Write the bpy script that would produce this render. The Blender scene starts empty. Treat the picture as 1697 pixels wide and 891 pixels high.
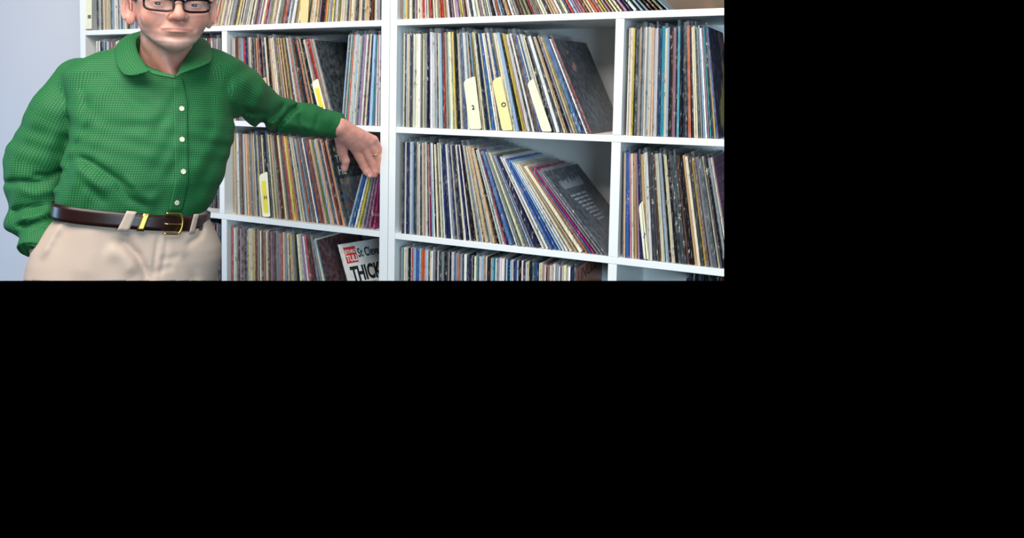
import bpy, bmesh, math, random
import numpy as np
from mathutils import Matrix, Vector
from mathutils.bvhtree import BVHTree

SC = bpy.context.scene
COL = SC.collection
random.seed(7); RNG = np.random.default_rng(7)

# ------------------------------------------------------------------ camera
F, CX, CY = 1387.29, 600.0, 232.0            # focal length and principal point of the photograph, in pixels
YAW, PITCH, ROLL = -0.53051, -0.06792, 0.00828
EYE = np.array([0.0, -2.49405, 1.5])
fw = np.array([math.sin(YAW)*math.cos(PITCH), math.cos(YAW)*math.cos(PITCH), math.sin(PITCH)])
rt = np.cross(fw, [0, 0, 1]); rt /= np.linalg.norm(rt); up = np.cross(rt, fw)
rt, up = math.cos(ROLL)*rt + math.sin(ROLL)*up, -math.sin(ROLL)*rt + math.cos(ROLL)*up
cam = bpy.data.objects.new('camera', bpy.data.cameras.new('camera')); COL.objects.link(cam)
cam.matrix_world = Matrix(((rt[0], up[0], -fw[0], EYE[0]), (rt[1], up[1], -fw[1], EYE[1]), (rt[2], up[2], -fw[2], EYE[2]), (0, 0, 0, 1)))
cam.data.sensor_width = 36; cam.data.lens = 36*F/1697
cam.data.shift_x = (848.5-CX)/1697; cam.data.shift_y = -(445.5-CY)/1697
cam.data.clip_start = 0.05
SC.camera = cam

# ------------------------------------------------------------------ world, lights, exposure
w = bpy.data.worlds.new('world'); SC.world = w; w.use_nodes = True
w.node_tree.nodes['Background'].inputs[0].default_value = (0, 0, 0, 1)   # an indoor scene: no sky
SC.view_settings.view_transform = 'Standard'; SC.view_settings.look = 'None'
SC.view_settings.gamma = 1.0; SC.view_settings.exposure = 0.15; SC.view_settings.use_curve_mapping = False

def area(name, loc, target, sx, sy, energy, color):
    l = bpy.data.lights.new(name, 'AREA'); l.shape = 'RECTANGLE'; l.size = sx; l.size_y = sy; l.energy = energy; l.color = color
    o = bpy.data.objects.new(name, l); COL.objects.link(o); o.location = loc
    o.rotation_euler = (Vector(target)-Vector(loc)).to_track_quat('-Z', 'Y').to_euler()
    return o
area('ceiling_bounce_light', (-1.3, -2.2, 3.25), (-1.5, 0.0, 1.2), 3.0, 1.8, 122, (1.0, 0.96, 0.90))
area('window_light', (1.6, -3.3, 1.5), (-0.9, 0.1, 1.3), 1.8, 1.5, 88, (0.60, 0.84, 1.0))
area('side_window_light', (-4.6, -1.9, 1.0), (-2.9, 0.3, 0.9), 1.2, 1.2, 34, (0.42, 0.66, 1.0))

# ------------------------------------------------------------------ helpers
def to_world(c):                                  # camera-axes metres (right, up, forward) -> world
    c = np.asarray(c, float)
    return EYE + c[..., :1]*rt + c[..., 1:2]*up + c[..., 2:3]*fw
def P(px, py, d):                                 # photo point at distance d, in camera axes
    return np.array([(px-CX)*d/F, -(py-CY)*d/F, d])
def hit(px, py, Y=0.0):                           # photo point on the plane Y (world)
    d = rt*((px-CX)/F) + up*(-(py-CY)/F) + fw
    return EYE + d*((Y-EYE[1])/d[1])
def PY(px, py, Y):                                # same, in camera axes
    v = hit(px, py, Y)-EYE
    return np.array([v@rt, v@up, v@fw])

def setp(o, label=None, cat=None, group=None, kind=None):
    if label: o['label'] = label
    if cat: o['category'] = cat
    if group: o['group'] = group
    if kind: o['kind'] = kind
    return o
def link(name, me, parent=None, mat=None):
    o = bpy.data.objects.new(name, me); COL.objects.link(o)
    if mat is not None and me is not None: me.materials.append(mat)
    if parent is not None: o.parent = parent
    return o
def empty(name, loc=(0, 0, 0)):
    o = bpy.data.objects.new(name, None); COL.objects.link(o); o.location = loc; o.empty_display_size = .05
    return o
def mesh(name, v, f, smooth=False):
    me = bpy.data.meshes.new(name); me.from_pydata([tuple(map(float, p)) for p in v], [], [tuple(map(int, q)) for q in f]); me.update()
    if smooth: me.polygons.foreach_set('use_smooth', [True]*len(me.polygons))
    return me
BOXF = [(0, 3, 2, 1), (4, 5, 6, 7), (0, 1, 5, 4), (1, 2, 6, 5), (2, 3, 7, 6), (3, 0, 4, 7)]
def boxv(x0, x1, y0, y1, z0, z1):
    return [(x0, y0, z0), (x1, y0, z0), (x1, y1, z0), (x0, y1, z0), (x0, y0, z1), (x1, y0, z1), (x1, y1, z1), (x0, y1, z1)]
def box(name, x0, x1, y0, y1, z0, z1, mat, parent=None, bevel=0.0):
    bm = bmesh.new(); vs = [bm.verts.new(v) for v in boxv(x0, x1, y0, y1, z0, z1)]
    for q in BOXF: bm.faces.new([vs[i] for i in q])
    if bevel: bmesh.ops.bevel(bm, geom=bm.edges[:], offset=bevel, segments=2, affect='EDGES', profile=.5)
    me = bpy.data.meshes.new(name); bm.to_mesh(me); bm.free()
    return link(name, me, parent, mat)

# ------------------------------------------------------------------ materials
def srgb(r, g, b):
    f = lambda c: (c/255/12.92) if c/255 <= .04045 else ((c/255+.055)/1.055)**2.4
    return (f(r), f(g), f(b), 1)
class NT:
    def __init__(s, name):
        s.m = bpy.data.materials.new(name); s.m.use_nodes = True; s.t = s.m.node_tree; s.b = s.t.nodes['Principled BSDF']
    def n(s, typ, **kw):
        x = s.t.nodes.new('ShaderNode'+typ)
        for k, v in kw.items(): setattr(x, k, v)
        return x
    def l(s, a, b): s.t.links.new(a, b)
    def bump(s, h, strength, dist=.002):
        b = s.n('Bump'); b.inputs['Strength'].default_value = strength; b.inputs['Distance'].default_value = dist
        s.l(h, b.inputs['Height']); s.l(b.outputs[0], s.b.inputs['Normal'])
    def noise(s, vec, scale, detail=3, rough=.5):
        x = s.n('TexNoise'); x.inputs['Scale'].default_value = scale; x.inputs['Detail'].default_value = detail; x.inputs['Roughness'].default_value = rough
        if vec is not None: s.l(vec, x.inputs['Vector'])
        return x
    def ramp(s, fac, stops):
        r = s.n('ValToRGB'); e = r.color_ramp.elements
        while len(e) < len(stops): e.new(.5)
        for q, (p, c) in zip(e, stops): q.position = p; q.color = c
        s.l(fac, r.inputs[0]); return r
    def mix(s, fac, a, b, mode='MIX'):
        m = s.n('Mix', data_type='RGBA', blend_type=mode)
        for i, v in ((0, fac), (6, a), (7, b)):
            if isinstance(v, (int, float)): m.inputs[i].default_value = v
            elif isinstance(v, tuple): m.inputs[i].default_value = v
            else: s.l(v, m.inputs[i])
        return m.outputs[2]
def plain(name, col, rough=.5, metal=0.0, var=.06, scale=40, bump=0.0):
    t = NT(name); co = t.n('TexCoord').outputs['Object']; nz = t.noise(co, scale)
    c2 = tuple(max(0, c*(1-var*2)) for c in col[:3])+(1,)
    t.l(t.mix(nz.outputs[0], c2, col), t.b.inputs['Base Color'])
    t.b.inputs['Roughness'].default_value = rough; t.b.inputs['Metallic'].default_value = metal
    if bump: t.bump(nz.outputs[0], bump)
    return t.m
M_WHITE = plain('white_laminate', srgb(238, 239, 238), .38, var=.012, scale=6)
M_WALL = plain('painted_wall', srgb(226, 222, 224), .8, var=.015, scale=3, bump=.03)
M_CARD = plain('cream_card', srgb(236, 230, 200), .6, var=.03)
M_YELLOW = plain('yellow_sticker', srgb(236, 214, 60), .55, var=.03)
M_INK = plain('black_ink', srgb(22, 22, 26), .6, var=.02)
M_RED = plain('red_ink', srgb(205, 45, 40), .6, var=.02)
M_PAPER = plain('white_ink', srgb(225, 222, 215), .6, var=.02)
M_GREY = plain('grey_ink', srgb(140, 148, 158), .5, var=.1)
M_GOLD = plain('gold_metal', srgb(215, 180, 95), .38, 1.0, var=.03)

def record_mat():
    t = NT('printed_sleeve'); a = t.n('Attribute', attribute_name='col'); g = t.n('NewGeometry')
    mp = t.n('Mapping'); mp.inputs['Scale'].default_value = (170, 30, 55); t.l(g.outputs['Position'], mp.inputs['Vector'])
    n1 = t.noise(mp.outputs[0], 1, 4, .7)                       # dashes of print down each spine
    mp2 = t.n('Mapping'); mp2.inputs['Scale'].default_value = (150, 20, 9); t.l(g.outputs['Position'], mp2.inputs['Vector'])
    n2 = t.noise(mp2.outputs[0], 1, 2)
    k1 = t.ramp(n1.outputs[0], [(.57, (0, 0, 0, 1)), (.63, (1, 1, 1, 1))]); k2 = t.ramp(n2.outputs[0], [(.5, (0, 0, 0, 1)), (.56, (1, 1, 1, 1))])
    mm = t.n('Math', operation='MULTIPLY'); t.l(k1.outputs[0], mm.inputs[0]); t.l(k2.outputs[0], mm.inputs[1])
    hsv = t.n('RGBToBW'); t.l(a.outputs['Color'], hsv.inputs[0])
    ink = t.ramp(hsv.outputs[0], [(.16, srgb(225, 215, 195)), (.24, srgb(35, 34, 42))])
    mf = t.n('Math', operation='MULTIPLY'); t.l(mm.outputs[0], mf.inputs[0]); mf.inputs[1].default_value = .75
    c = t.mix(mf.outputs[0], a.outputs['Color'], ink.outputs[0])
    n3 = t.noise(mp2.outputs[0], 3.1, 3)
    wr = t.ramp(n3.outputs[0], [(.60, (0, 0, 0, 1)), (.72, (.5, .5, .5, 1))])
    c = t.mix(wr.outputs[0], c, srgb(205, 198, 186))            # worn cardboard
    mp4 = t.n('Mapping'); mp4.inputs['Scale'].default_value = (620, 0, 2.5); t.l(g.outputs['Position'], mp4.inputs['Vector']); n4 = t.noise(mp4.outputs[0], 1, 2)
    r4 = t.ramp(n4.outputs[0], [(.3, (.50, .50, .52, 1)), (.7, (1.25, 1.23, 1.2, 1))]); c = t.mix(1.0, c, r4.outputs[0], 'MULTIPLY')
    t.l(c, t.b.inputs['Base Color']); t.b.inputs['Roughness'].default_value = .30
    t.bump(n1.outputs[0], .5, .001)
    return t.m
M_REC = record_mat()
def plastic_mat():
    t = NT('clear_plastic'); t.b.inputs['Base Color'].default_value = (.75, .8, .85, 1); t.b.inputs['Roughness'].default_value = .12
    tr = t.n('BsdfTransparent'); mx = t.n('MixShader')
    g = t.n('NewGeometry'); nz = t.noise(g.outputs['Position'], 60, 2)
    r = t.ramp(nz.outputs[0], [(.35, (.025, .025, .025, 1)), (.75, (.16, .16, .16, 1))])
    t.l(r.outputs[0], mx.inputs[0]); t.l(tr.outputs[0], mx.inputs[1]); t.l(t.b.outputs[0], mx.inputs[2])
    t.bump(nz.outputs[0], .5, .003)
    t.l(mx.outputs[0], t.t.nodes['Material Output'].inputs[0])
    return t.m
M_PLASTIC = plastic_mat()

# ------------------------------------------------------------------ bookcases and wall
ZT = [1.5+.573, 1.5+.2135, 1.5-.1465, 1.5-.5087, 1.5-.869]      # top faces of the boards
TH = .0203; DEP = .39
setp(box('wall_back', -6.5, .3, DEP+.02, DEP+.12, -.02, 3.0, M_WALL), kind='structure')
setp(box('baseboard_back', -6.5, .3, DEP+.006, DEP+.0195, 0.0, .09, M_WHITE), kind='structure')
def bookcase(x0, x1, pt, label, divs):
    r = empty('bookcase', ((x0+x1)/2, 0, 0)); setp(r, label, 'bookcase')
    r2 = (x0+x1)/2
    def b(n, a, c, y0, y1, z0, z1): return box(n, a-r2, c-r2, y0, y1, z0, z1, M_WHITE, r, .0012)
    b('side_panel', x0, x0+pt, 0, DEP, 0, ZT[0]+.4); b('side_panel', x1-pt, x1, 0, DEP, 0, ZT[0]+.4)
    for z in ZT[:4]: b('shelf_board', x0+pt+.0005, x1-pt-.0005, .001, DEP-.008, z-TH, z)
    for i, (a, c) in divs.items():
        b('divider', a, c, .002, DEP-.008, ZT[i]+.0005, ZT[i-1]-TH-.0005)
    b('back_panel', x0+.002, x1-.002, DEP-.007, DEP, .02, ZT[0]+.38)
XL0, XG, XR1 = -2.865, -1.358, .16
bookcase(XL0, XG-.001, .032, 'white bookcase of records behind the man, left of the double upright',
         {1: (-2.32, -2.297), 2: (-2.088, -2.063), 3: (-2.102, -2.077), 4: (-2.092, -2.066)})
bookcase(XG+.001, XR1, .026, 'white bookcase of records right of the double upright, nearest the camera',
         {2: (-.6095, -.5845), 3: (-.6115, -.5845), 4: (-.6115, -.5855)})

# ------------------------------------------------------------------ records
PAL = {'cream': (226, 214, 184), 'white': (232, 232, 228), 'tan': (196, 160, 118), 'grey': (140, 142, 146), 'black': (26, 26, 30),
       'navy': (36, 44, 84), 'blue': (52, 92, 158), 'pale blue': (150, 184, 208), 'red': (178, 44, 46), 'brown': (104, 66, 46),
       'orange': (206, 98, 48), 'yellow': (214, 190, 72), 'olive': (110, 110, 66), 'mauve': (150, 112, 136), 'magenta': (150, 34, 92),
       'pink': (222, 130, 146), 'teal': (50, 140, 156), 'green': (70, 124, 88), 'charcoal': (64, 66, 76)}
MIXES = {
 'neutral': dict(cream=24, white=17, grey=11, charcoal=9, black=9, navy=7, tan=7, mauve=4, red=3, blue=4, olive=3, orange=2, yellow=2, brown=4, **{'pale blue': 6}),
 'warm': dict(cream=14, tan=14, brown=22, orange=4, black=12, grey=10, mauve=3, white=5, navy=5, olive=5, red=4, charcoal=8, yellow=2, **{'pale blue': 2}),
 'cool': dict(white=26, navy=12, black=15, grey=10, charcoal=8, blue=6, cream=15, red=4, magenta=2, mauve=3, orange=3, tan=4, teal=1, **{'pale blue': 7}),
 'bright': dict(cream=18, white=11, black=11, charcoal=11, navy=9, pink=4, orange=3, tan=8, red=3, teal=2, blue=4, mauve=8, yellow=2, brown=5, green=1, grey=9, **{'pale blue': 7}),
 'tops': dict(cream=22, white=10, tan=12, grey=8, black=7, olive=7, brown=6, orange=4, mauve=6, yellow=4, navy=4, red=3, **{'pale blue': 4}),
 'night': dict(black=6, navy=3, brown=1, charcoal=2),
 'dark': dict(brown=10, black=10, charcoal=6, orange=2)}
def pick(m):
    d = MIXES[m]; n = random.choices(list(d), list(d.values()))[0]; c = PAL[n]; j = random.uniform(.86, 1.1)
    return n, srgb(*[min(250, max(8, v*j+random.uniform(-7, 7))) for v in c])
def thick(): return random.choice([.0030, .0034, .0036, .004, .0042, .0045, .005, .0055, .006, .007, .009])
def put_col(me, cols):
    a = me.color_attributes.new('col', 'FLOAT_COLOR', 'POINT'); a.data.foreach_set('color', np.array(cols, np.float32).ravel())
def rec_matrix(x, z, phi, t, yf, yaw=0.0):
    # phi > 0 leans the top to the left, resting on the lower left corner; phi < 0 the mirror of it
    R_ = Matrix.Rotation(-phi, 4, 'Y')
    piv = Vector((0, 0, 0)) if phi >= 0 else Vector((t, 0, 0))
    return Matrix.Translation((x, yf, z+.0006)) @ Matrix.Translation(piv) @ Matrix.Rotation(yaw, 4, 'Z') @ R_ @ Matrix.Translation(-piv)
def row_layout(px0, px1, pyb, ztop, lean, mixname, yf, jit=.004, hmean=.312):
    """records from bottom pixel px0 to px1; lean: [(px, degrees)]"""
    x = hit(px0, pyb)[0]; x1 = hit(px1, pyb)[0]
    lx = [hit(p, pyb)[0] for p, _ in lean]; la = [math.radians(a) for _, a in lean]
    out = []
    while x < x1:
        t = thick(); ph = float(np.interp(x, lx, la)); dphi = (float(np.interp(x+.01, lx, la))-ph)/.01
        n, c = pick(mixname); h = hmean+random.uniform(-.004, .003)
        out.append(dict(x=x, z=ztop, phi=ph, t=t, yf=yf+random.uniform(-jit, jit), h=h, n=n, c=c, d=.312))
        k = max(.35, 1-abs(.312*dphi)/math.cos(ph)**2) if dphi*(1 if ph >= 0 else -1) > 0 else 1
        x += (t+.0005)/math.cos(ph)/k
    return out
def ordinal(n): return f"{n}{'th' if 10 <= n % 100 <= 20 else {1: 'st', 2: 'nd', 3: 'rd'}.get(n % 10, 'th')}"
def make_record(r, name='vinyl_record', plastic=False):
    t, h, d = r['t'], r['h'], r['d']
    me = mesh(name, boxv(0, t, 0, d, 0, h), BOXF); put_col(me, [r['c']]*8)
    o = link(name, me, None, M_REC); o.matrix_world = rec_matrix(r['x'], r['z'], r['phi'], t, r['yf'], r.get('yaw', 0))
    if plastic:
        e = random.uniform(.008, .020)
        p = link('plastic_sleeve', mesh('plastic_sleeve', boxv(-.0003, t+.0003, -.0035, d+.002, .0002, h+e), BOXF), o, M_PLASTIC)
    return o
STUFF, STUFFP = [], []
def stuff(rows, pl=.3):
    for r in rows:
        STUFF.append((rec_matrix(r['x'], r['z'], r['phi'], r['t'], r['yf']), r))
        if random.random() < pl: STUFFP.append((STUFF[-1][0], r, random.uniform(.006, .016)))
COUNT = 0
def individuals(rows, where, group, pl=.35):
    global COUNT
    for i, r in enumerate(rows):
        o = make_record(r, plastic=random.random() < pl); COUNT += 1
        setp(o, f"{r['n']} record sleeve, {ordinal(i+1)} from left in {where}", 'record', group)
    return rows

C2 = individuals(row_layout(664, 972, 213, ZT[2], [(664, 0), (700, .5), (770, 4), (830, 11), (905, 17), (972, 23)], 'neutral', .010),
            'upper compartment right of the double upright', 'records in the upper wide compartment')
C3 = individuals(row_layout(664, 1000, 400, ZT[3], [(664, 0), (700, 1), (770, 7), (830, 17), (900, 28), (960, 36), (1000, 40)], 'cool', .010),
            'lower compartment right of the double upright', 'records in the lower wide compartment')
D2 = individuals(row_layout(1036, 1184, 228, ZT[2], [(1036, 0), (1120, 1), (1184, 6)], 'bright', .012),
            'upper compartment at the right edge', 'records in the upper compartment at the right edge')
D3 = individuals(row_layout(1029, 1212, 440, ZT[3], [(1029, 1), (1070, 4), (1150, 8), (1212, 11)], 'bright', .014),
            'lower compartment at the right edge', 'records in the lower compartment at the right edge')
stuff(row_layout(156, 300, 47, ZT[1], [(156, 0), (300, 2)], 'neutral', .012), .5)
stuff(row_layout(338, 626, 40, ZT[1], [(338, -16), (480, -12), (560, -4), (626, 0)], 'tops', .012))
stuff(row_layout(663, 1112, 25, ZT[1], [(663, 0), (700, 2), (800, 13), (880, 25), (1000, 34), (1112, 45)], 'tops', .012))
stuff(row_layout(156, 362, 195, ZT[2], [(156, 0), (362, 0)], 'neutral', .012))
stuff(row_layout(380, 552, 205, ZT[2], [(380, 0), (420, 3), (480, 9), (520, 14), (552, 17)], 'warm', .012))
stuff(row_layout(562, 626, 212, ZT[2], [(562, -5), (600, -4), (626, 0)], 'cool', .010))
stuff(row_layout(381, 566, 360, ZT[3], [(381, 1), (430, 4), (480, 9), (520, 13), (566, 15)], 'warm', .030))
stuff(row_layout(381, 548, 490, ZT[4], [(381, 0), (470, 1), (510, 7), (548, 14)], 'warm', .012))
stuff(row_layout(660, 944, 560, ZT[4], [(660, 0), (944, 0)], 'cool', .012))
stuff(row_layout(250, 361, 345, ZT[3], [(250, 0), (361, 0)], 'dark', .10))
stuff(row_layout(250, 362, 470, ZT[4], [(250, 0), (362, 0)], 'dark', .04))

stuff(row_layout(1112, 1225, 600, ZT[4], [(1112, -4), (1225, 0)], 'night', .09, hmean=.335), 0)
def stuff_mesh(name, items, ext, mat):
    v, f, c = [], [], []
    for it in items:
        m, r = it[0], it[1]
        t, h, d = r['t'], r['h'], r['d']
        bv = boxv(0, t, 0, d, 0, h) if not ext else boxv(-.0003, t+.0003, -.0035, d+.002, .0002, h+it[2])
        k = len(v)
        v += [tuple(m @ Vector(q)) for q in bv]; f += [tuple(i+k for i in q) for q in BOXF]; c += [r['c']]*8
    me = mesh(name, v, f)
    if not ext: put_col(me, c)
    return link(name, me, None, mat)
so = setp(stuff_mesh('packed_records', STUFF, False, M_REC), 'rest of the packed record sleeves filling the other compartments', 'records', kind='stuff')
sp = stuff_mesh('plastic_sleeves', STUFFP, True, M_PLASTIC); sp.parent = so; sp['kind'] = 'stuff'

def text(s, size, parent, mtx, mat, name='lettering', ext=.0002, sx=1.0, bold=0.0):
    cu = bpy.data.curves.new(name, 'FONT'); cu.body = s; cu.size = size; cu.extrude = ext; cu.offset = bold; cu.resolution_u = 3
    o = bpy.data.objects.new('tmp', cu); COL.objects.link(o); bpy.context.view_layer.update()
    me = bpy.data.meshes.new_from_object(o.evaluated_get(bpy.context.evaluated_depsgraph_get())); bpy.data.objects.remove(o)
    t = link(name, me, parent); me.materials.clear(); me.materials.append(mat)
    t.matrix_local = mtx @ Matrix.Diagonal((sx, 1, 1, 1))
    return t
# ---- sleeves whose front cover shows
def art_mat(name, base, blobs, scale=7, rough=.3):
    t = NT(name); co = t.n('TexCoord').outputs['Object']; c = base
    for k, (col, lo, hi, sc) in enumerate(blobs):
        mp = t.n('Mapping'); mp.inputs['Location'].default_value = (k*3.1, k*1.7, k*2.3); t.l(co, mp.inputs['Vector'])
        nz = t.noise(mp.outputs[0], sc, 3); r = t.ramp(nz.outputs[0], [(lo, (0, 0, 0, 1)), (hi, (1, 1, 1, 1))])
        c = t.mix(r.outputs[0], c, col)
    if isinstance(c, tuple): t.b.inputs['Base Color'].default_value = c
    else: t.l(c, t.b.inputs['Base Color'])
    t.b.inputs['Roughness'].default_value = rough
    return t.m
def cover(px, pyb, z, phi, t, yf, col, art, label, h=.312, d=.312, yaw=0.0, plastic=True):
    r = dict(x=hit(px, pyb)[0], z=z, phi=math.radians(phi), t=t, yf=yf, h=h, d=d, c=srgb(*col), yaw=yaw)
    o = make_record(r, plastic=False); setp(o, label, 'record')
    c = box('cover_print', t+.0002, t+.0007, .002, d-.002, .002, h-.002, art, o)
    if plastic: link('plastic_sleeve', mesh('plastic_sleeve', boxv(-.0003, t+.0016, -.003, d+.002, .0002, h+.012), BOXF), o, M_PLASTIC)
    def tm(y, zz, rot=0.0, off=.0010):
        return Matrix.Translation((t+off, y, zz)) @ Matrix(((0, 0, 1, 0), (1, 0, 0, 0), (0, 1, 0, 0), (0, 0, 0, 1))) @ Matrix.Rotation(rot, 4, 'Z')
    return o, c, tm
A_DARK = art_mat('dark_photo_print', srgb(38, 42, 52), [(srgb(66, 72, 84), .5, .7, 9), (srgb(150, 100, 92), .66, .72, 16)])
cover(977, 218, ZT[2], 24, .004, .008, (150, 60, 55), A_DARK, 'dark photo-covered record leaning at the end of the upper compartment', yaw=-.05)
A_SLATE = art_mat('slate_print', srgb(50, 56, 66), [(srgb(70, 76, 86), .5, .75, 5)])
o, c, tm = cover(1003, 418, ZT[3], 40.5, .004, .008, (70, 72, 80), A_SLATE, 'slate grey record with faint lettering leaning steeply in the lower compartment', yaw=-.05)
for k in range(26):                                     # worn gothic title, no longer legible
    hh = random.uniform(.018, .036); box('worn_lettering', .0046, .0050, .05+.0075*k, .0535+.0075*k, .236, .236+hh, M_GREY, c)
for k in range(8):
    y0 = .06+.010*k
    for q in range(3): box('worn_lettering', .0046, .0050, y0+q*.05*(1-.08*k), y0+(q*.05+.040)*(1-.08*k), .205-.014*k, .212-.014*k, M_GREY, c)
A_POP = art_mat('purple_yellow_print', srgb(58, 52, 78), [(srgb(196, 172, 92), .52, .6, 7), (srgb(140, 104, 110), .58, .66, 11)])
cover(1187, 229, ZT[2], 7, .004, .010, (52, 70, 140), A_POP, 'purple and yellow covered record ending the upper row at right edge')
A_BRN = art_mat('brown_print', srgb(84, 62, 44), [(srgb(120, 84, 58), .45, .7, 6), (srgb(60, 60, 40), .55, .7, 9)])
bx_ = hit(1098, 10, .20)[0]
bo = box('vinyl_record', 0, .312, 0, .004, 0, .312, M_REC); put_col(bo.data, [srgb(84, 62, 44)]*8); bo.location = (bx_, .20, ZT[1]+.0006); bo.rotation_euler = (-.05, 0, 0)
box('cover_print', .002, .310, -.0007, -.0002, .002, .310, A_BRN, bo); setp(bo, 'brown covered record facing out on the top shelf at right', 'record')
A_OLV = art_mat('black_olive_print', srgb(24, 26, 28), [(srgb(74, 76, 58), .55, .7, 10)])
cover(553, 208, ZT[2], 17.5, .004, .010, (50, 50, 60), A_OLV, 'black and olive covered record in the gap above the man\'s wrist')
A_BLK = art_mat('black_print', srgb(18, 17, 20), [])
A_SCENE = art_mat('coloured_scene_print', srgb(96, 84, 70), [(srgb(150, 130, 104), .5, .58, 22), (srgb(60, 80, 110), .52, .6, 26), (srgb(140, 46, 40), .58, .64, 14)])
o, c, tm = cover(568, 371, ZT[3], 15.5, .005, .022, (14, 14, 18), A_BLK, 'black record cover with cream lettering behind the man\'s fingers')
box('picture_panel', .0058, .0062, .02, .30, .01, .17, A_SCENE, c)
text('H', .020, c, tm(.02, .270), M_YELLOW); text('TH', .040, c, tm(.02, .228), M_PAPER); text('HE', .046, c, tm(.02, .184), M_CARD)
A_WINE = art_mat('wine_red_print', srgb(74, 18, 24), [(srgb(112, 30, 34), .5, .75, 6), (srgb(176, 120, 70), .68, .72, 22)])
cover(552, 500, ZT[4], 16, .004, .012, (60, 150, 170), A_WINE, 'wine red record cover with small gold ornaments behind newspaper-like cover')
A_NEWS = art_mat('newsprint', srgb(224, 220, 212), [(srgb(206, 202, 196), .5, .7, 30)], rough=.6)
o, c, tm = cover(597, 505, ZT[4], 24, .005, .004, (225, 222, 214), A_NEWS, 'white newspaper-like record cover headed THICK in the bottom row', yaw=-.30, plastic=False)
box('red_panel', .0058, .0062, .016, .072, .238, .298, M_RED, c)
text('JETHRO', .0190, c, tm(.018, .274, off=.0014), M_PAPER, sx=.78, bold=.0004); text('TULL', .031, c, tm(.018, .245, off=.0014), M_PAPER, sx=.80, bold=.0008)
text('St Cleve', .046, c, tm(.077, .255), M_INK, sx=.68, bold=.001)
text('THICK', .074, c, tm(.022, .172), M_INK, sx=.66, bold=.003)
text('JUDGES DISQUAL', .020, c, tm(.022, .147), M_INK, sx=.7, bold=.0005); text('IN LAST', .022, c, tm(.022, .122), M_INK, sx=.7, bold=.0005)
A_RUST = art_mat('rust_print', srgb(196, 118, 84), [(srgb(160, 92, 66), .5, .7, 8)])
o, c, tm = cover(947, 560, ZT[4], 0, .005, .012, (60, 66, 80), A_RUST, 'rust brown record cover lettered UNCLE in the bottom row')
text('UNCLE', .060, c, tm(.02, .256, .08), M_INK, sx=1.1)
A_PLAID = art_mat('orange_check_print', srgb(30, 26, 24), [(srgb(190, 98, 42), .54, .58, 40)])
cover(330, 480, ZT[4], 4, .005, .05, (40, 34, 30), A_PLAID, 'dark orange-speckled record cover between the man\'s hip and divider', plastic=False)
# ---- seven inch singles under the hand
for i, (pxb, ph, n) in enumerate([(573, -16, 'pale blue'), (578, -15.5, 'blue'), (583, -15, 'white'), (588, -14, 'yellow'), (594, -12.5, 'grey'), (600, -11, 'mauve'), (606, -10, 'magenta'), (613, -7, 'magenta')]):
    r = dict(x=hit(pxb, 374)[0], z=ZT[3], phi=math.radians(ph), t=.0052, yf=.016+.001*i, h=.20+.002*i, d=.18, c=srgb(*PAL[n]), n=n)
    setp(make_record(r, 'small_record', plastic=i % 2 == 0), f'{n} small record, {ordinal(i+1)} from left under the fingertips', 'record', 'small records under the hand')
# ---- lettered index cards
def index_card(tl, tr, br, bl, Y, label, mark=None, sticker=False, mat=M_CARD, mark_at=.62):
    pts = [hit(*q, Y) for q in (bl, br, tr, tl)]
    o0 = pts[0]; pts = [p-o0 for p in pts]; prof = []
    def corner(a, b, c, r):
        u = (a-b)/np.linalg.norm(a-b); v = (c-b)/np.linalg.norm(c-b)
        for k in range(5):
            s = k/4; prof.append((1-s)**2*(b+u*r)+2*s*(1-s)*b+s*s*(b+v*r))
    corner(pts[3], pts[0], pts[1], .008); corner(pts[0], pts[1], pts[2], .008); corner(pts[1], pts[2], pts[3], .006); corner(pts[2], pts[3], pts[0], .014)
    n = len(prof); v = [tuple(p) for p in prof]+[tuple(p+np.array([0, .0009, 0])) for p in prof]
    f = [tuple(range(n)), tuple(range(2*n-1, n-1, -1))]+[(i, i+n, (i+1) % n+n, (i+1) % n) for i in range(n)]
    o = link('index_card', mesh('index_card', v, f), None, mat); o.location = o0
    setp(o, label, 'index card', 'lettered index cards')
    a = (pts[3]-pts[0]); ex = (pts[1]-pts[0]); ang = math.atan2(-a[0], a[2])
    if sticker:
        q = [pts[0]+ex*s+a*tt for s, tt in ((.25, .1), (.8, .1), (.8, .86), (.25, .86))]
        link('yellow_sticker', mesh('yellow_sticker', [tuple(p+np.array([0, dy, 0])) for dy in (-.0008, -.0002) for p in q], [(0, 1, 2, 3), (7, 6, 5, 4), (0, 4, 5, 1), (1, 5, 6, 2), (2, 6, 7, 3), (3, 7, 4, 0)]), o, M_YELLOW)
    if mark:
        p = pts[0]+ex*.42+a*mark_at
        text(mark, .020, o, Matrix.Translation((p[0], -.0014, p[2])) @ Matrix.Rotation(math.pi/2, 4, 'X') @ Matrix.Rotation(ang, 4, 'Z'), M_INK, bold=.0004)
    return o
index_card((768, 133), (787, 126), (798, 214), (778, 214), .002, 'cream index card marked 2 in the upper wide compartment', '2', mark_at=.40)
index_card((815, 133), (830, 126), (850, 216), (832, 216), .002, 'pale yellow index card marked O in the upper wide compartment', 'O', mark_at=.46, mat=plain('pale_yellow_card', srgb(238, 228, 160), .6))
index_card((873, 137), (884, 130), (915, 218), (898, 218), .002, 'blank cream index card, rightmost card of the upper wide compartment')
index_card((429, 290), (443, 284), (448, 359), (435, 359), .020, 'cream card with yellow sticker marked H below the sleeve', 'H', True, mark_at=.42)
index_card((516, 136), (527, 130), (546, 206), (534, 206), .002, 'yellow-stickered card marked F above the man\'s forearm', 'F', True, mark_at=.30)
index_card((431, 132), (441, 127), (447, 200), (437, 200), .002, 'tan card just above the man\'s green sleeve', mat=plain('tan_card', srgb(214, 180, 130), .6))
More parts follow.
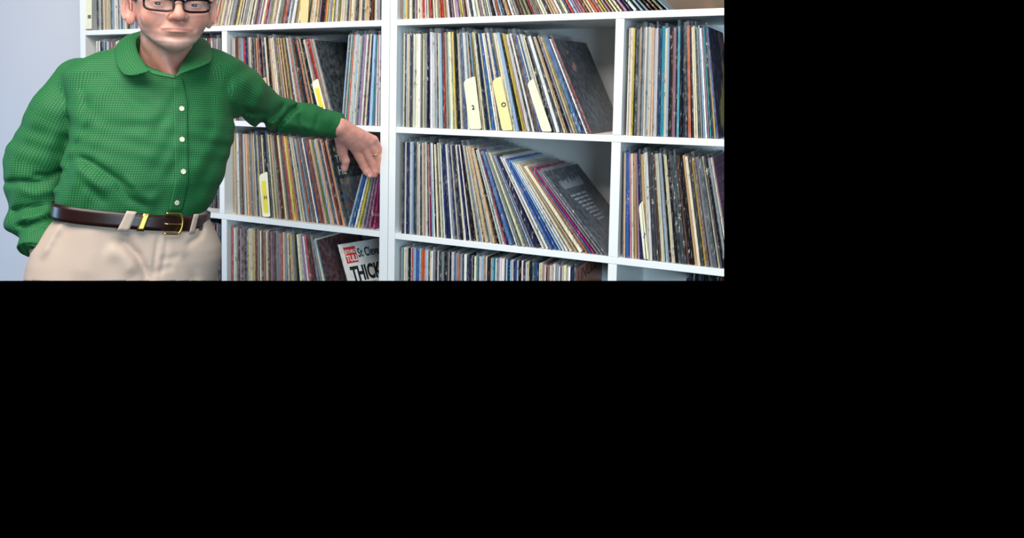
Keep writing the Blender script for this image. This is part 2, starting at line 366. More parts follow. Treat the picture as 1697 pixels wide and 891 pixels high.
index_card((1058, 340), (1065, 332), (1075, 430), (1067, 430), .004, 'narrow cream card in the lower compartment at right edge', '/', mark_at=.4)
index_card((499, -40), (514, -40), (510, 38), (497, 38), .002, 'tan card on the top shelf left of the double upright', mat=plain('sand_card', srgb(226, 200, 140), .6))
index_card((141, -40), (152, -40), (152, 48), (141, 48), .002, 'cream card with small black mark beside the pale wall', 'IIII', mark_at=.20)

# ------------------------------------------------------------------ implicit surfaces -> meshes
def smin(a, b, k):
    h = np.clip(.5+.5*(b-a)/k, 0, 1); return b*(1-h)+a*h-k*h*(1-h)
def smax(a, b, k): return -smin(-a, -b, k)
def cone(p, a, b, ra, rb):
    a = np.asarray(a, np.float32); ba = np.asarray(b, np.float32)-a; pa = p-a
    h = np.clip(pa@ba/float(ba@ba), 0, 1)
    return np.sqrt(((pa-h[:, None]*ba)**2).sum(1))-(ra+(rb-ra)*h)
def ell(p, c, r):
    r = np.asarray(r, np.float32); q = (p-np.asarray(c, np.float32))/r
    return (np.sqrt((q*q).sum(1))-1)*float(r.min())
def chain(p, pts, rad, k=.012):
    f = None
    for i in range(len(pts)-1):
        g = cone(p, pts[i], pts[i+1], rad[i], rad[i+1]); f = g if f is None else smin(f, g, k)
    return f
def surf(fun, lo, hi, h):
    lo = np.array(lo, np.float32); n = np.ceil((np.array(hi)-lo)/h).astype(int)+1
    st = 4; ci = [np.arange(0, k+st, st) for k in n]; cg = np.stack(np.meshgrid(*[lo[a]+h*ci[a] for a in range(3)], indexing='ij'), -1).reshape(-1, 3).astype(np.float32)
    Cv = np.concatenate([fun(cg[k:k+400000]) for k in range(0, len(cg), 400000)]).reshape([len(q) for q in ci])
    near = np.abs(Cv) < h*st*2.6+.010                   # coarse pass: refine only close to the surface
    lut = [np.minimum((np.arange(k)+st//2)//st, len(q)-1) for k, q in zip(n, ci)]
    V = Cv[np.ix_(*lut)].copy(); todo = np.argwhere(near[np.ix_(*lut)])
    for k in range(0, len(todo), 400000):
        t = todo[k:k+400000]; V[tuple(t.T)] = fun((lo+h*t).astype(np.float32))
    I = V < 0; c = np.zeros(tuple(n-1), np.int8)
    offs = [(a, b, d) for a in (0, 1) for b in (0, 1) for d in (0, 1)]
    for a, b, d in offs: c += I[a:n[0]-1+a, b:n[1]-1+b, d:n[2]-1+d]
    act = np.argwhere((c > 0) & (c < 8)); idx = -np.ones(tuple(n-1), np.int32); idx[tuple(act.T)] = np.arange(len(act))
    cv = np.stack([V[act[:, 0]+a, act[:, 1]+b, act[:, 2]+d] for a, b, d in offs], 1); co = np.array(offs, np.float32)
    pos = np.zeros((len(act), 3), np.float32); cnt = np.zeros(len(act), np.float32)
    for i in range(8):
        for j in range(i+1, 8):
            if abs(co[i]-co[j]).sum() != 1: continue
            va, vb = cv[:, i], cv[:, j]; cr = (va < 0) != (vb < 0)
            t = np.where(cr, va/np.where(cr, va-vb, 1), 0)
            pos += np.where(cr[:, None], co[i]+t[:, None]*(co[j]-co[i]), 0); cnt += cr
    verts = lo+h*(act+pos/cnt[:, None]); faces = []
    for ax in range(3):
        sl0 = [slice(None)]*3; sl1 = [slice(None)]*3; sl0[ax] = slice(0, -1); sl1[ax] = slice(1, None)
        A, B = I[tuple(sl0)], I[tuple(sl1)]; e = np.argwhere(A != B); u, v = (ax+1) % 3, (ax+2) % 3
        ok = (e[:, u] > 0) & (e[:, v] > 0) & (e[:, u] < n[u]-1) & (e[:, v] < n[v]-1); e = e[ok]
        if not len(e): continue
        def cell(du, dv):
            q = e.copy(); q[:, u] += du; q[:, v] += dv; return idx[tuple(q.T)]
        Q = np.stack([cell(-1, -1), cell(0, -1), cell(0, 0), cell(-1, 0)], 1); s = A[tuple(e.T)]
        Q[~s] = Q[~s][:, ::-1]; faces.append(Q)
    return verts.astype(float), np.concatenate(faces)
def smooth(v, f, it=2, lam=.5):
    e = np.concatenate([f[:, [0, 1]], f[:, [1, 2]], f[:, [2, 3]], f[:, [3, 0]]]); e = np.concatenate([e, e[:, ::-1]])
    deg = np.bincount(e[:, 0], minlength=len(v))[:, None]
    for _ in range(it):
        s = np.stack([np.bincount(e[:, 0], v[e[:, 1], k], len(v)) for k in range(3)], 1); v = v+lam*(s/np.maximum(deg, 1)-v)
    return v
def npmesh(name, v, f, root):
    me = bpy.data.meshes.new(name); n = len(f)
    me.vertices.add(len(v)); me.vertices.foreach_set('co', (v-np.array(root.location)).astype(np.float32).ravel())
    me.loops.add(4*n); me.loops.foreach_set('vertex_index', f.astype(np.int32).ravel())
    me.polygons.add(n); me.polygons.foreach_set('loop_start', np.arange(0, 4*n, 4, dtype=np.int32))
    me.polygons.foreach_set('use_smooth', np.ones(n, bool)); me.update(calc_edges=True); me.validate()
    return me
def loft(p, tab, k=2.4):
    """rows: y, centre x, centre z, half width, half depth, skew; p in camera axes"""
    T = np.array(sorted(tab)); y = p[:, 1]
    cx, cz, a, b, sk = [np.interp(y, T[:, 0], T[:, i]).astype(np.float32) for i in range(1, 6)]
    X = (p[:, 0]-cx)/a; Z = (p[:, 2]-cz-sk*(p[:, 0]-cx))/b
    rho = (np.abs(X)**k+np.abs(Z)**k)**(1/k)
    f = (rho-1)*np.minimum(a, b)
    return np.maximum(f, np.maximum(y-T[-1, 0], T[0, 0]-y))
def groove(p, strokes):
    """folds: each stroke is (photo path, depth in m, half width in m); the fold is a valley or ridge in the cloth"""
    d = p[:, 2]; px = CX+F*p[:, 0]/d; py = CY-F*p[:, 1]/d; out = np.zeros(len(p), np.float32)
    for path, amp, wd in strokes:
        best = np.full(len(p), 1e9, np.float32); tpar = np.zeros(len(p), np.float32)
        L = len(path)-1
        for i in range(L):
            (x0, y0), (x1, y1) = path[i], path[i+1]; dx, dy = x1-x0, y1-y0
            t = np.clip(((px-x0)*dx+(py-y0)*dy)/(dx*dx+dy*dy), 0, 1); q = (px-x0-t*dx)**2+(py-y0-t*dy)**2
            m = q < best; best = np.where(m, q, best); tpar = np.where(m, (i+t)/L, tpar)
        fade = np.clip(np.minimum(tpar, 1-tpar)*5, .0, 1)
        out += 1.35*amp*fade*np.exp(-best/(1.25*wd*wd))
    return out

# ------------------------------------------------------------------ the man
DB = 2.30
man = empty('person', tuple(to_world(P(225, 420, DB))*np.array([1, 1, 0])))
setp(man, 'man in green checked shirt and khaki trousers leaning one arm on shelf', 'person')

def row(py, xl, xr, dc, b, sk=.22):
    l, r = P(xl, py, dc), P(xr, py, dc); return (l[1], (l[0]+r[0])/2, dc, (r[0]-l[0])/2, b, sk)
TORSO = [row(66, 235, 322, 2.36, .060), row(80, 205, 348, 2.36, .072), row(92, 165, 372, 2.36, .090), row(105, 135, 384, 2.35, .105), row(125, 120, 388, 2.34, .122),
         row(160, 124, 389, 2.33, .140), row(200, 128, 386, 2.32, .150), row(250, 122, 377, 2.31, .158), row(300, 113, 362, 2.30, .160), row(330, 107, 348, 2.30, .152), row(352, 108, 336, 2.30, .146), row(372, 108, 334, 2.30, .14)]
ARM_R = [P(132, 140, 2.33), P(100, 195, 2.31), P(66, 270, 2.32), P(61, 305, 2.31), P(64, 350, 2.29), P(70, 400, 2.24)]
RAD_R = [.074, .084, .090, .082, .066, .050]
ARM_L = [P(358, 132, 2.38), P(395, 152, 2.46), P(432, 176, 2.60), P(468, 191, 2.68), P(510, 199, 2.74), P(562, 207, 2.80)]
RAD_L = [.080, .076, .060, .052, .050, .039]
NECK = [P(276, 55, 2.28), P(275, 140, 2.34)]
FOLDS = [([(150, 196), (142, 215), (122, 252), (112, 285), (109, 335)], .004, 6), ([(122, 256), (150, 268), (185, 292), (225, 318)], .008, 6), ([(118, 270), (150, 296), (180, 322)], -.006, 8),
         ([(150, 112), (180, 135), (222, 168), (270, 190)], .004, 9), ([(150, 200), (200, 214), (262, 205), (285, 190)], .004, 9), ([(190, 300), (215, 330), (250, 345)], .006, 6), ([(205, 290), (235, 322), (262, 336)], -.005, 8),
         ([(392, 170), (382, 200), (360, 250), (335, 300), (318, 345)], .004, 10), ([(388, 205), (350, 235), (322, 300)], -.004, 12), ([(345, 150), (352, 200), (340, 260)], .003, 10), ([(250, 165), (240, 220), (250, 280)], -.004, 16),
         ([(384, 120), (376, 150), (386, 192)], .004, 7), ([(165, 120), (140, 150), (142, 185)], .005, 8), ([(135, 300), (180, 340)], .004, 7), ([(300, 260), (270, 300), (235, 330)], .003, 9),
         ([(0, 304), (30, 301), (62, 303), (100, 290)], .009, 5), ([(52, 290), (80, 291), (108, 280)], .009, 4), ([(30, 315), (60, 322), (100, 312)], -.006, 7), ([(95, 210), (80, 250), (75, 290)], -.005, 12), ([(110, 180), (112, 220), (100, 260)], .004, 9),
         ([(15, 352), (40, 345), (80, 342)], .008, 5), ([(22, 375), (52, 372), (82, 362), (106, 350)], .010, 4), ([(45, 385), (75, 374), (104, 362)], .006, 3), ([(25, 364), (55, 358), (85, 348)], -.007, 6),
         ([(424, 208), (440, 204), (460, 186), (474, 170)], .013, 5.5), ([(452, 218), (468, 200), (482, 184), (500, 172)], .015, 5), ([(436, 200), (452, 205), (462, 200)], -.012, 7), ([(505, 220), (498, 203), (494, 185)], .005, 4), ([(396, 178), (420, 190), (446, 186)], .006, 5),
         ([(400, 120), (418, 150), (440, 165)], -.004, 9), ([(478, 205), (500, 210), (530, 215)], -.004, 6), ([(528, 184), (524, 205), (516, 224)], .003, 3.5), ([(394, 196), (410, 186), (432, 184)], .006, 5)]
CUFF_L = [(P(536, 203, 2.775), P(580, 210.5, 2.825), .033, .033)]
def shirt_sdf(p):
    f = loft(p, TORSO); r = chain(p, ARM_R, RAD_R, .02); l = chain(p, ARM_L, RAD_L, .02)
    r = smin(r, ell(p, P(42, 368, 2.27), (.055, .036, .055)), .02)               # blousing over the cuff
    cr = cone(p, P(70, 385, 2.25), P(60, 412, 2.22), .055, .050); r = smin(r, cr, .008)
    f = smin(smin(f, r, .016), l, .03)
    m = np.abs(f) < .03
    if m.any():
        q = p[m]; g = groove(q, FOLDS)
        g += .0014*np.sin(38*q[:, 0]+22*q[:, 1]+9*np.sin(14*q[:, 1]))+.0012*np.sin(-55*q[:, 0]+61*q[:, 1]+3*np.sin(31*q[:, 0]))
        f[m] += g
    # neck opening and V
    f = np.maximum(f, -cone(p, P(276, 40, 2.28), P(275, 128, 2.315), .088, .072))
    f = np.maximum(f, -cone(p, P(270, 92, 2.22), P(290, 121, 2.17), .036, .010))
    # cuff mouths
    ax = P(578, 211, 2.81)-P(536, 203, 2.775); ax /= np.linalg.norm(ax); f = np.maximum(f, (p-P(561, 208, 2.80))@ax.astype(np.float32))
    f = np.maximum(f, -cone(p, P(545, 205, 2.785), P(600, 215, 2.84), .033, .036))
    ax = P(57, 426, 2.21)-P(68, 385, 2.25); ax /= np.linalg.norm(ax); f = np.maximum(f, (p-P(58, 416, 2.215))@ax.astype(np.float32))
    return f
H_S = .0036
v, f = surf(shirt_sdf, (-1.08, -.36, 2.05), (.02, .31, 2.94), H_S)
v = smooth(v, f, 3, .5)
shirt_cam = v.copy()
# cloth coordinates of the check: around and along each piece
def arm_uv(v, pts):
    best = np.full(len(v), 1e9); U = np.zeros((len(v), 2)); acc = 0
    for i in range(len(pts)-1):
        a, b = pts[i], pts[i+1]; L = np.linalg.norm(b-a); ax = (b-a)/L; s = np.clip((v-a)@ax, 0, L); q = v-a-s[:, None]*ax; d = np.linalg.norm(q, axis=1)
        e1 = np.cross(ax, [0, 0, 1]); e1 /= np.linalg.norm(e1); e2 = np.cross(ax, e1)
        ang = np.arctan2(q@e1, q@e2*(-1 if e2[2] > 0 else 1)); m = d < best; best = np.where(m, d, best)
        U[m, 0] = (ang*.066)[m]; U[m, 1] = (acc+(v-a)@ax)[m]; acc += L
    return U, best
uvR, dR = arm_uv(v, ARM_R); uvL, dL = arm_uv(v, ARM_L)
T = np.array(sorted(TORSO)); tx = np.interp(v[:, 1], T[:, 0], T[:, 1])
uvT = np.stack([np.arctan2(v[:, 0]-tx, 2.34-v[:, 2])*.19, v[:, 1]], 1)
fT = loft(v.astype(np.float32), TORSO); fR = chain(v.astype(np.float32), ARM_R, RAD_R, .02); fL = chain(v.astype(np.float32), ARM_L, RAD_L, .02)
reg = np.argmin(np.stack([fT-.004, fR, fL], 1)[f].mean(1), axis=1)
UV = np.stack([uvT, uvR, uvL], 0)[reg[:, None], f]
me = npmesh('shirt', to_world(v), f, man)
ul = me.uv_layers.new(name='cloth'); 
if len(ul.data) == 4*len(f): ul.data.foreach_set('uv', UV.reshape(-1, 2).astype(np.float32).ravel())
def shirt_mat(name='green_check'):
    t = NT(name); uv = t.n('UVMap', uv_map='cloth'); sx = t.n('SeparateXYZ'); t.l(uv.outputs[0], sx.inputs[0]); ws = []
    for k in (0, 1):
        m = t.n('Math', operation='MULTIPLY'); t.l(sx.outputs[k], m.inputs[0]); m.inputs[1].default_value = 2*math.pi/.0061
        s = t.n('Math', operation='SINE'); t.l(m.outputs[0], s.inputs[0])
        r = t.n('MapRange'); t.l(s.outputs[0], r.inputs[0]); r.inputs[1].default_value = .15; r.inputs[2].default_value = .85; ws.append(r.outputs[0])
    a = t.n('Math', operation='ADD'); t.l(ws[0], a.inputs[0]); t.l(ws[1], a.inputs[1])
    c = t.ramp(a.outputs[0], [(0, srgb(9, 84, 38)), (.5, srgb(17, 104, 50)), (1, srgb(58, 142, 88))])
    h = t.n('Math', operation='MULTIPLY'); t.l(a.outputs[0], h.inputs[0]); h.inputs[1].default_value = .5; t.l(h.outputs[0], c.inputs[0])
    t.l(c.outputs[0], t.b.inputs['Base Color']); t.b.inputs['Roughness'].default_value = .75
    t.b.inputs['Sheen Weight'].default_value = .0
    return t.m
M_SHIRT = shirt_mat()
shirt = link('shirt', me, man, M_SHIRT)
BV_SHIRT = BVHTree.FromPolygons([tuple(q) for q in to_world(v)], [tuple(map(int, q)) for q in f])
def on(bvh, px, py, off=0.0):
    d = rt*((px-CX)/F)+up*(-(py-CY)/F)+fw; d /= np.linalg.norm(d)
    loc, nor, i, dist = bvh.ray_cast(Vector(EYE), Vector(d))
    if loc is None: return None, None
    if nor.dot(Vector(d)) > 0: nor = -nor
    return np.array(loc)+np.array(nor)*off, np.array(nor)
def patch(name, grid, parent, mat, thick_, uv=True, root=man):
    """closed sheet from a grid of world points, thickened along its own normals"""
    G = np.array(grid, float); n, m = G.shape[:2]
    du = np.gradient(G, axis=0); dv = np.gradient(G, axis=1); N = np.cross(du, dv); N /= np.linalg.norm(N, axis=2, keepdims=True)+1e-12
    if (N*(EYE-G)).sum() < 0: N = -N
    v = np.concatenate([(G+N*thick_/2).reshape(-1, 3), (G-N*thick_/2).reshape(-1, 3)])-np.array(root.location); q = []
    I = lambda i, j, s: s*n*m+i*m+j
    for i in range(n-1):
        for j in range(m-1):
            q.append((I(i, j, 0), I(i+1, j, 0), I(i+1, j+1, 0), I(i, j+1, 0))); q.append((I(i, j, 1), I(i, j+1, 1), I(i+1, j+1, 1), I(i+1, j, 1)))
    for i in range(n-1):
        for j in (0, m-1): q.append((I(i, j, 0), I(i, j, 1), I(i+1, j, 1), I(i+1, j, 0)))
    for j in range(m-1):
        for i in (0, n-1): q.append((I(i, j, 0), I(i, j+1, 0), I(i, j+1, 1), I(i, j, 1)))
    me = mesh(name, v, q, True)
    bm = bmesh.new(); bm.from_mesh(me); bmesh.ops.recalc_face_normals(bm, faces=bm.faces); bm.to_mesh(me); bm.free()
    if uv:
        ul = me.uv_layers.new(name='cloth'); lu = np.linalg.norm(np.diff(G, axis=0), axis=2).mean(1).cumsum(); lv = np.linalg.norm(np.diff(G, axis=1), axis=2).mean(0).cumsum()
        lu = np.r_[0, lu]; lv = np.r_[0, lv]
        for p in me.polygons:
            for li in p.loop_indices:
                k = me.loops[li].vertex_index % (n*m); ul.data[li].uv = (lv[k % m], lu[k//m])
    return link(name, me, parent, mat)
def spline(pts, n):
    pts = [np.asarray(p, float) for p in pts]; pts = [2*pts[0]-pts[1]]+pts+[2*pts[-1]-pts[-2]]; out = []
    for t in np.linspace(0, len(pts)-3-1e-6, n):
        i = int(t); s = t-i; a, b, c, d = pts[i:i+4]
        out.append(.5*(2*b+(c-a)*s+(2*a-5*b+4*c-d)*s*s+(3*b-a-3*c+d)*s**3))
    return np.array(out)
# placket and buttons
pl = []
for y in np.linspace(130, 349, 50):
    x0 = np.interp(y, [130, 200, 300, 349], [288, 288, 290, 279]); x1 = x0+np.interp(y, [130, 170, 349], [14, 23, 22]); rowp = []
    for x in np.linspace(x0, x1, 7):
        q, n = on(BV_SHIRT, x, y, .0022); rowp.append(q)
    if all(q is not None for q in rowp): pl.append(rowp)
patch('placket', pl, shirt, M_SHIRT, .003)
M_BTN = plain('pearl_button', srgb(232, 226, 196), .3, var=.02)
def disc(name, c, nor, r, th, mat, parent, root=man):
    nor = nor/np.linalg.norm(nor); e1 = np.cross(nor, [0, 0, 1]); e1 /= np.linalg.norm(e1); e2 = np.cross(nor, e1); v = []
    for k, (rr, hh) in enumerate(((1, 0), (1, .7), (.8, 1), (.6, .75))):
        for i in range(20):
            a = 2*math.pi*i/20; v.append(c+nor*th*hh+(e1*math.cos(a)+e2*math.sin(a))*r*rr-np.array(root.location))
    fs = [(k*20+i, k*20+(i+1) % 20, (k+1)*20+(i+1) % 20, (k+1)*20+i) for k in range(3) for i in range(20)]+[tuple(range(60, 80)), tuple(range(19, -1, -1))]
    return link(name, mesh(name, v, fs), parent, mat)
for x, y in ((300.5, 180.5), (301, 231.5), (303.5, 284), (292, 335)):
    q, n = on(BV_SHIRT, x, y, .0034)
    if q is not None: disc('button', q, n, .0068, .0025, M_BTN, shirt)
# collar: stand round the neck and the two leaves
def sheet(name, rows_, parent, mat, n=16, m=18, th=.0035):
    G = np.array([spline([to_world(P(*q)) for q in r], m) for r in rows_]); G = np.array([spline(list(G[:, j]), n) for j in range(m)]).transpose(1, 0, 2)
    return patch(name, G, parent, mat, th)
sheet('collar_leaf', [[(243, 54, 2.36), (226, 66, 2.27), (229, 88, 2.225), (244, 113, 2.178), (250, 117, 2.170)],
                 [(236, 52, 2.38), (212, 62, 2.29), (214, 92, 2.215), (234, 118, 2.170), (243, 119, 2.162)],
                 [(228, 54, 2.39), (202, 66, 2.30), (200, 98, 2.215), (215, 123, 2.165), (230, 122, 2.158)],
                 [(222, 60, 2.39), (194, 74, 2.30), (193, 101, 2.215), (203, 121, 2.168), (214, 125, 2.160)]], shirt, M_SHIRT)
sheet('collar_leaf', [[(326, 62, 2.37), (318, 80, 2.29), (306, 100, 2.22), (293, 124, 2.168), (291, 128, 2.164)],
                 [(334, 64, 2.38), (330, 80, 2.30), (320, 98, 2.225), (305, 117, 2.176), (300, 122, 2.168)],
                 [(342, 68, 2.39), (342, 84, 2.31), (336, 98, 2.235), (325, 110, 2.195), (314, 117, 2.182)],
                 [(348, 74, 2.39), (350, 88, 2.31), (350, 99, 2.25), (346, 104, 2.215), (336, 108, 2.203)]], shirt, M_SHIRT)
st = []
for k, hgt in enumerate(np.linspace(-.012, .040, 5)):
    ring = []
    for a in np.linspace(-1.9, 1.9, 30):
        c = P(275, 86, 2.315); ring.append(to_world(c+np.array([math.sin(a)*.078, hgt+.022*math.cos(a)-.012, math.cos(a)*.078])))
    st.append(ring)
patch('collar_stand', st, shirt, M_SHIRT, .003)
sheet('collar_band', [[(244, 112, 2.18), (255, 117, 2.170), (272, 121, 2.163), (290, 124, 2.160)], [(243, 117, 2.172), (255, 123, 2.163), (272, 127, 2.157), (290, 130, 2.154)]], shirt, M_SHIRT, n=5)
# cuffs
def ringsweep(name, a, b, r0, r1, parent, mat, th=.003, n=40, sq=1.0):
    ax = (b-a)/np.linalg.norm(b-a); e1 = np.cross(ax, [0, 0, 1]); e1 /= np.linalg.norm(e1); e2 = np.cross(ax, e1); G = []
    for s in np.linspace(0, 1, 6):
        G.append([to_world(a+(b-a)*s+(e1*math.cos(t)+sq*e2*math.sin(t))*(r0+(r1-r0)*s)) for t in np.linspace(0, 2*math.pi, n)])
    return patch(name, G, parent, mat, th)
ringsweep('cuff', P(536, 203, 2.775), P(563, 208, 2.802), .0445, .0405, shirt, M_SHIRT)
ringsweep('cuff', P(73, 388, 2.245), P(58, 419, 2.212), .0475, .0400, shirt, M_SHIRT)

# ---- trousers
TROU = [row(338, 112, 332, 2.30, .136), row(352, 109, 335, 2.30, .142), row(372, 95, 343, 2.30, .150), row(395, 80, 354, 2.30, .155), row(412, 70, 360, 2.30, .160), row(430, 63, 361, 2.30, .165), row(450, 59, 357, 2.30, .170), row(480, 58, 350, 2.30, .177), row(520, 62, 345, 2.30, .185)]
TF = [([(182, 396), (208, 404), (228, 424), (240, 448), (248, 480)], .012, 7), ([(175, 410), (205, 425), (226, 455)], -.008, 14), ([(264, 384), (258, 420), (252, 470)], .004, 3), ([(278, 384), (274, 420), (262, 470)], .0025, 3), ([(338, 372), (330, 392), (306, 408)], .006, 4),
      ([(300, 415), (320, 445), (326, 470)], .004, 9), ([(262, 430), (285, 428), (300, 420)], .003, 5), ([(250, 455), (272, 445), (290, 440)], .003, 5), ([(112, 356), (88, 392), (68, 430)], -.006, 6), ([(150, 360), (150, 420), (135, 470)], -.004, 20)]
def trou_sdf(p):
    f = loft(p, TROU, 2.3); m = np.abs(f) < .03
    if m.any(): q = p[m]; f[m] += groove(q, TF)+.001*np.sin(40*q[:, 0]+20*q[:, 1])
    return f
v, f = surf(trou_sdf, (-.95, -.50, 2.08), (-.36, -.15, 2.55), .0046); v = smooth(v, f, 2)
M_KHAKI = plain('khaki_twill', srgb(194, 172, 157), .8, var=.03, scale=160, bump=.08)
trou = link('trousers', npmesh('trousers', to_world(v), f, man), man, M_KHAKI)
BV_T = BVHTree.FromPolygons([tuple(q) for q in to_world(v)], [tuple(map(int, q)) for q in f])
# ---- belt, a tilted ring
BELT = {}
def belt_pt(th, hgt, off):
    l, r = P(107, 342, 2.30), P(336, 368, 2.30); c = (l+r)/2; a = np.linalg.norm(r-l)/2+off; ex = (r-l)/np.linalg.norm(r-l)
    ey = np.array([0, 1, 0])-ex*ex[1]; ey /= np.linalg.norm(ey); ez = np.array([0, 0, 1.0])
    k = 2.4; C, S = math.cos(th), math.sin(th); cc = math.copysign(abs(C)**(2/k), C); ss = math.copysign(abs(S)**(2/k), S)
    return to_world(c+ex*a*cc+ez*((.155+off)*ss+.22*a*cc)+ey*hgt)
M_BELT = plain('dark_brown_leather', srgb(46, 24, 22), .32, var=.15, scale=60, bump=.1)
belt = patch('belt', [[belt_pt(t, h, .006) for t in np.linspace(0, 2*math.pi, 90)] for h in np.linspace(-.0205, .0205, 5)], man, M_BELT, .004, uv=False)
def theta_at(px):
    best = min(np.linspace(-math.pi, 0, 400), key=lambda t: abs(CX+F*((belt_pt(t, 0, .008)-EYE)@rt)/((belt_pt(t, 0, .008)-EYE)@fw)-px)); return best
def loop_strip(name, px0, px1, h0, h1, off, th, parent, mat, slant=0.0):
    t0, t1 = theta_at(px0), theta_at(px1)
    return patch(name, [[belt_pt(t+slant*h, h, off) for t in np.linspace(t0, t1, 5)] for h in np.linspace(h0, h1, 7)], parent, mat, th, uv=False)
loop_strip('belt_loop', 203, 220, -.026, .026, .0115, .003, trou, M_KHAKI, 1.2)
loop_strip('belt_loop', 316, 324, -.026, .026, .0115, .003, trou, M_KHAKI, 1.2)
loop_strip('belt_keeper', 232, 243, -.023, .023, .0115, .0035, belt, M_GOLD, 1.2)
def tube(name, pts, r, parent, mat, closed=False, root=man, n=8):
    pts = np.array(pts); m = len(pts); v, fs = [], []
    for i in range(m):
        a = pts[(i-1) % m] if closed or i > 0 else pts[i]; b = pts[(i+1) % m] if closed or i < m-1 else pts[i]
        t = (b-a)/np.linalg.norm(b-a); e1 = np.cross(t, [.3, .2, 1]); e1 /= np.linalg.norm(e1); e2 = np.cross(t, e1)
        rr = r[i] if hasattr(r, '__len__') else r
        for k in range(n): v.append(pts[i]+(e1*math.cos(2*math.pi*k/n)+e2*math.sin(2*math.pi*k/n))*rr-np.array(root.location))
    for i in range(m if closed else m-1):
        j = (i+1) % m
        for k in range(n): fs.append((i*n+k, i*n+(k+1) % n, j*n+(k+1) % n, j*n+k))
    if not closed: fs += [tuple(range(n-1, -1, -1)), tuple(range((m-1)*n, m*n))]
    return link(name, mesh(name, v, fs, True), parent, mat)
tb0, tb1 = theta_at(272), theta_at(300); D_ = []
for s in np.linspace(0, 1, 9): D_.append(belt_pt(tb0+(tb1-tb0)*(.0+.75*s), .0265, .013))
for a in np.linspace(math.pi/2, -math.pi/2, 14)[1:-1]: D_.append(belt_pt(tb0+(tb1-tb0)*(.75+.25*math.cos(a)), .0265*math.sin(a), .014))
for s in np.linspace(1, 0, 9): D_.append(belt_pt(tb0+(tb1-tb0)*(.0+.75*s), -.0265, .013))
buckle = tube('buckle', D_, .0032, belt, M_GOLD)
tube('buckle_prong', [belt_pt(tb0+(tb1-tb0)*s, -.001, .0125) for s in np.linspace(0, 1, 6)], .002, belt, M_GOLD)

# ---- body: head, neck, hand and the limbs inside the clothes
HS = 2.215/F
HC = P(283, 25, 2.215); psi = math.radians(22.5); rol = math.radians(0.5); pit = math.radians(6.5)
hx = np.array([math.cos(psi), 0, math.sin(psi)]); hz = np.array([math.sin(psi), 0, -math.cos(psi)]); hy = np.array([0, 1.0, 0])
hy, hz = math.cos(pit)*hy+math.sin(pit)*hz, math.cos(pit)*hz-math.sin(pit)*hy
hx, hy = math.cos(rol)*hx+math.sin(rol)*hy, -math.sin(rol)*hx+math.cos(rol)*hy
def HL(x, y, z): return HC+HS*(x*hx+y*hy+z*hz)       # head-local units -> camera axes
HEADT = np.array([(-60, 4, 50, 34), (-56, 15, 55, 26), (-50, 26, 60, 16), (-43, 35, 63, 4), (-36, 42.5, 61, -10), (-27, 49, 62, -32), (-17, 53, 62, -52), (0, 57, 61, -74), (16, 59.5, 60, -84), (30, 61, 65, -86), (45, 60, 64, -84), (60, 54, 55, -76), (75, 41, 38, -60), (86, 23, 15, -38), (92, 5, -5, -18)], float)
def head_core(q):
    y = q[:, 1]; a, fz, bz = [np.interp(y, HEADT[:, 0], HEADT[:, i]) for i in (1, 2, 3)]; zc, hd = (fz+bz)/2, (fz-bz)/2
    rho = (np.abs(q[:, 0]/a)**2.25+np.abs((q[:, 2]-zc)/hd)**2.25)**(1/2.25)
    return np.maximum((rho-1)*np.minimum(a, hd), np.maximum(y-92, -60-y))
def to_head(p):
    d = p-HC.astype(np.float32); return np.stack([d@hx, d@hy, d@hz], 1)/HS
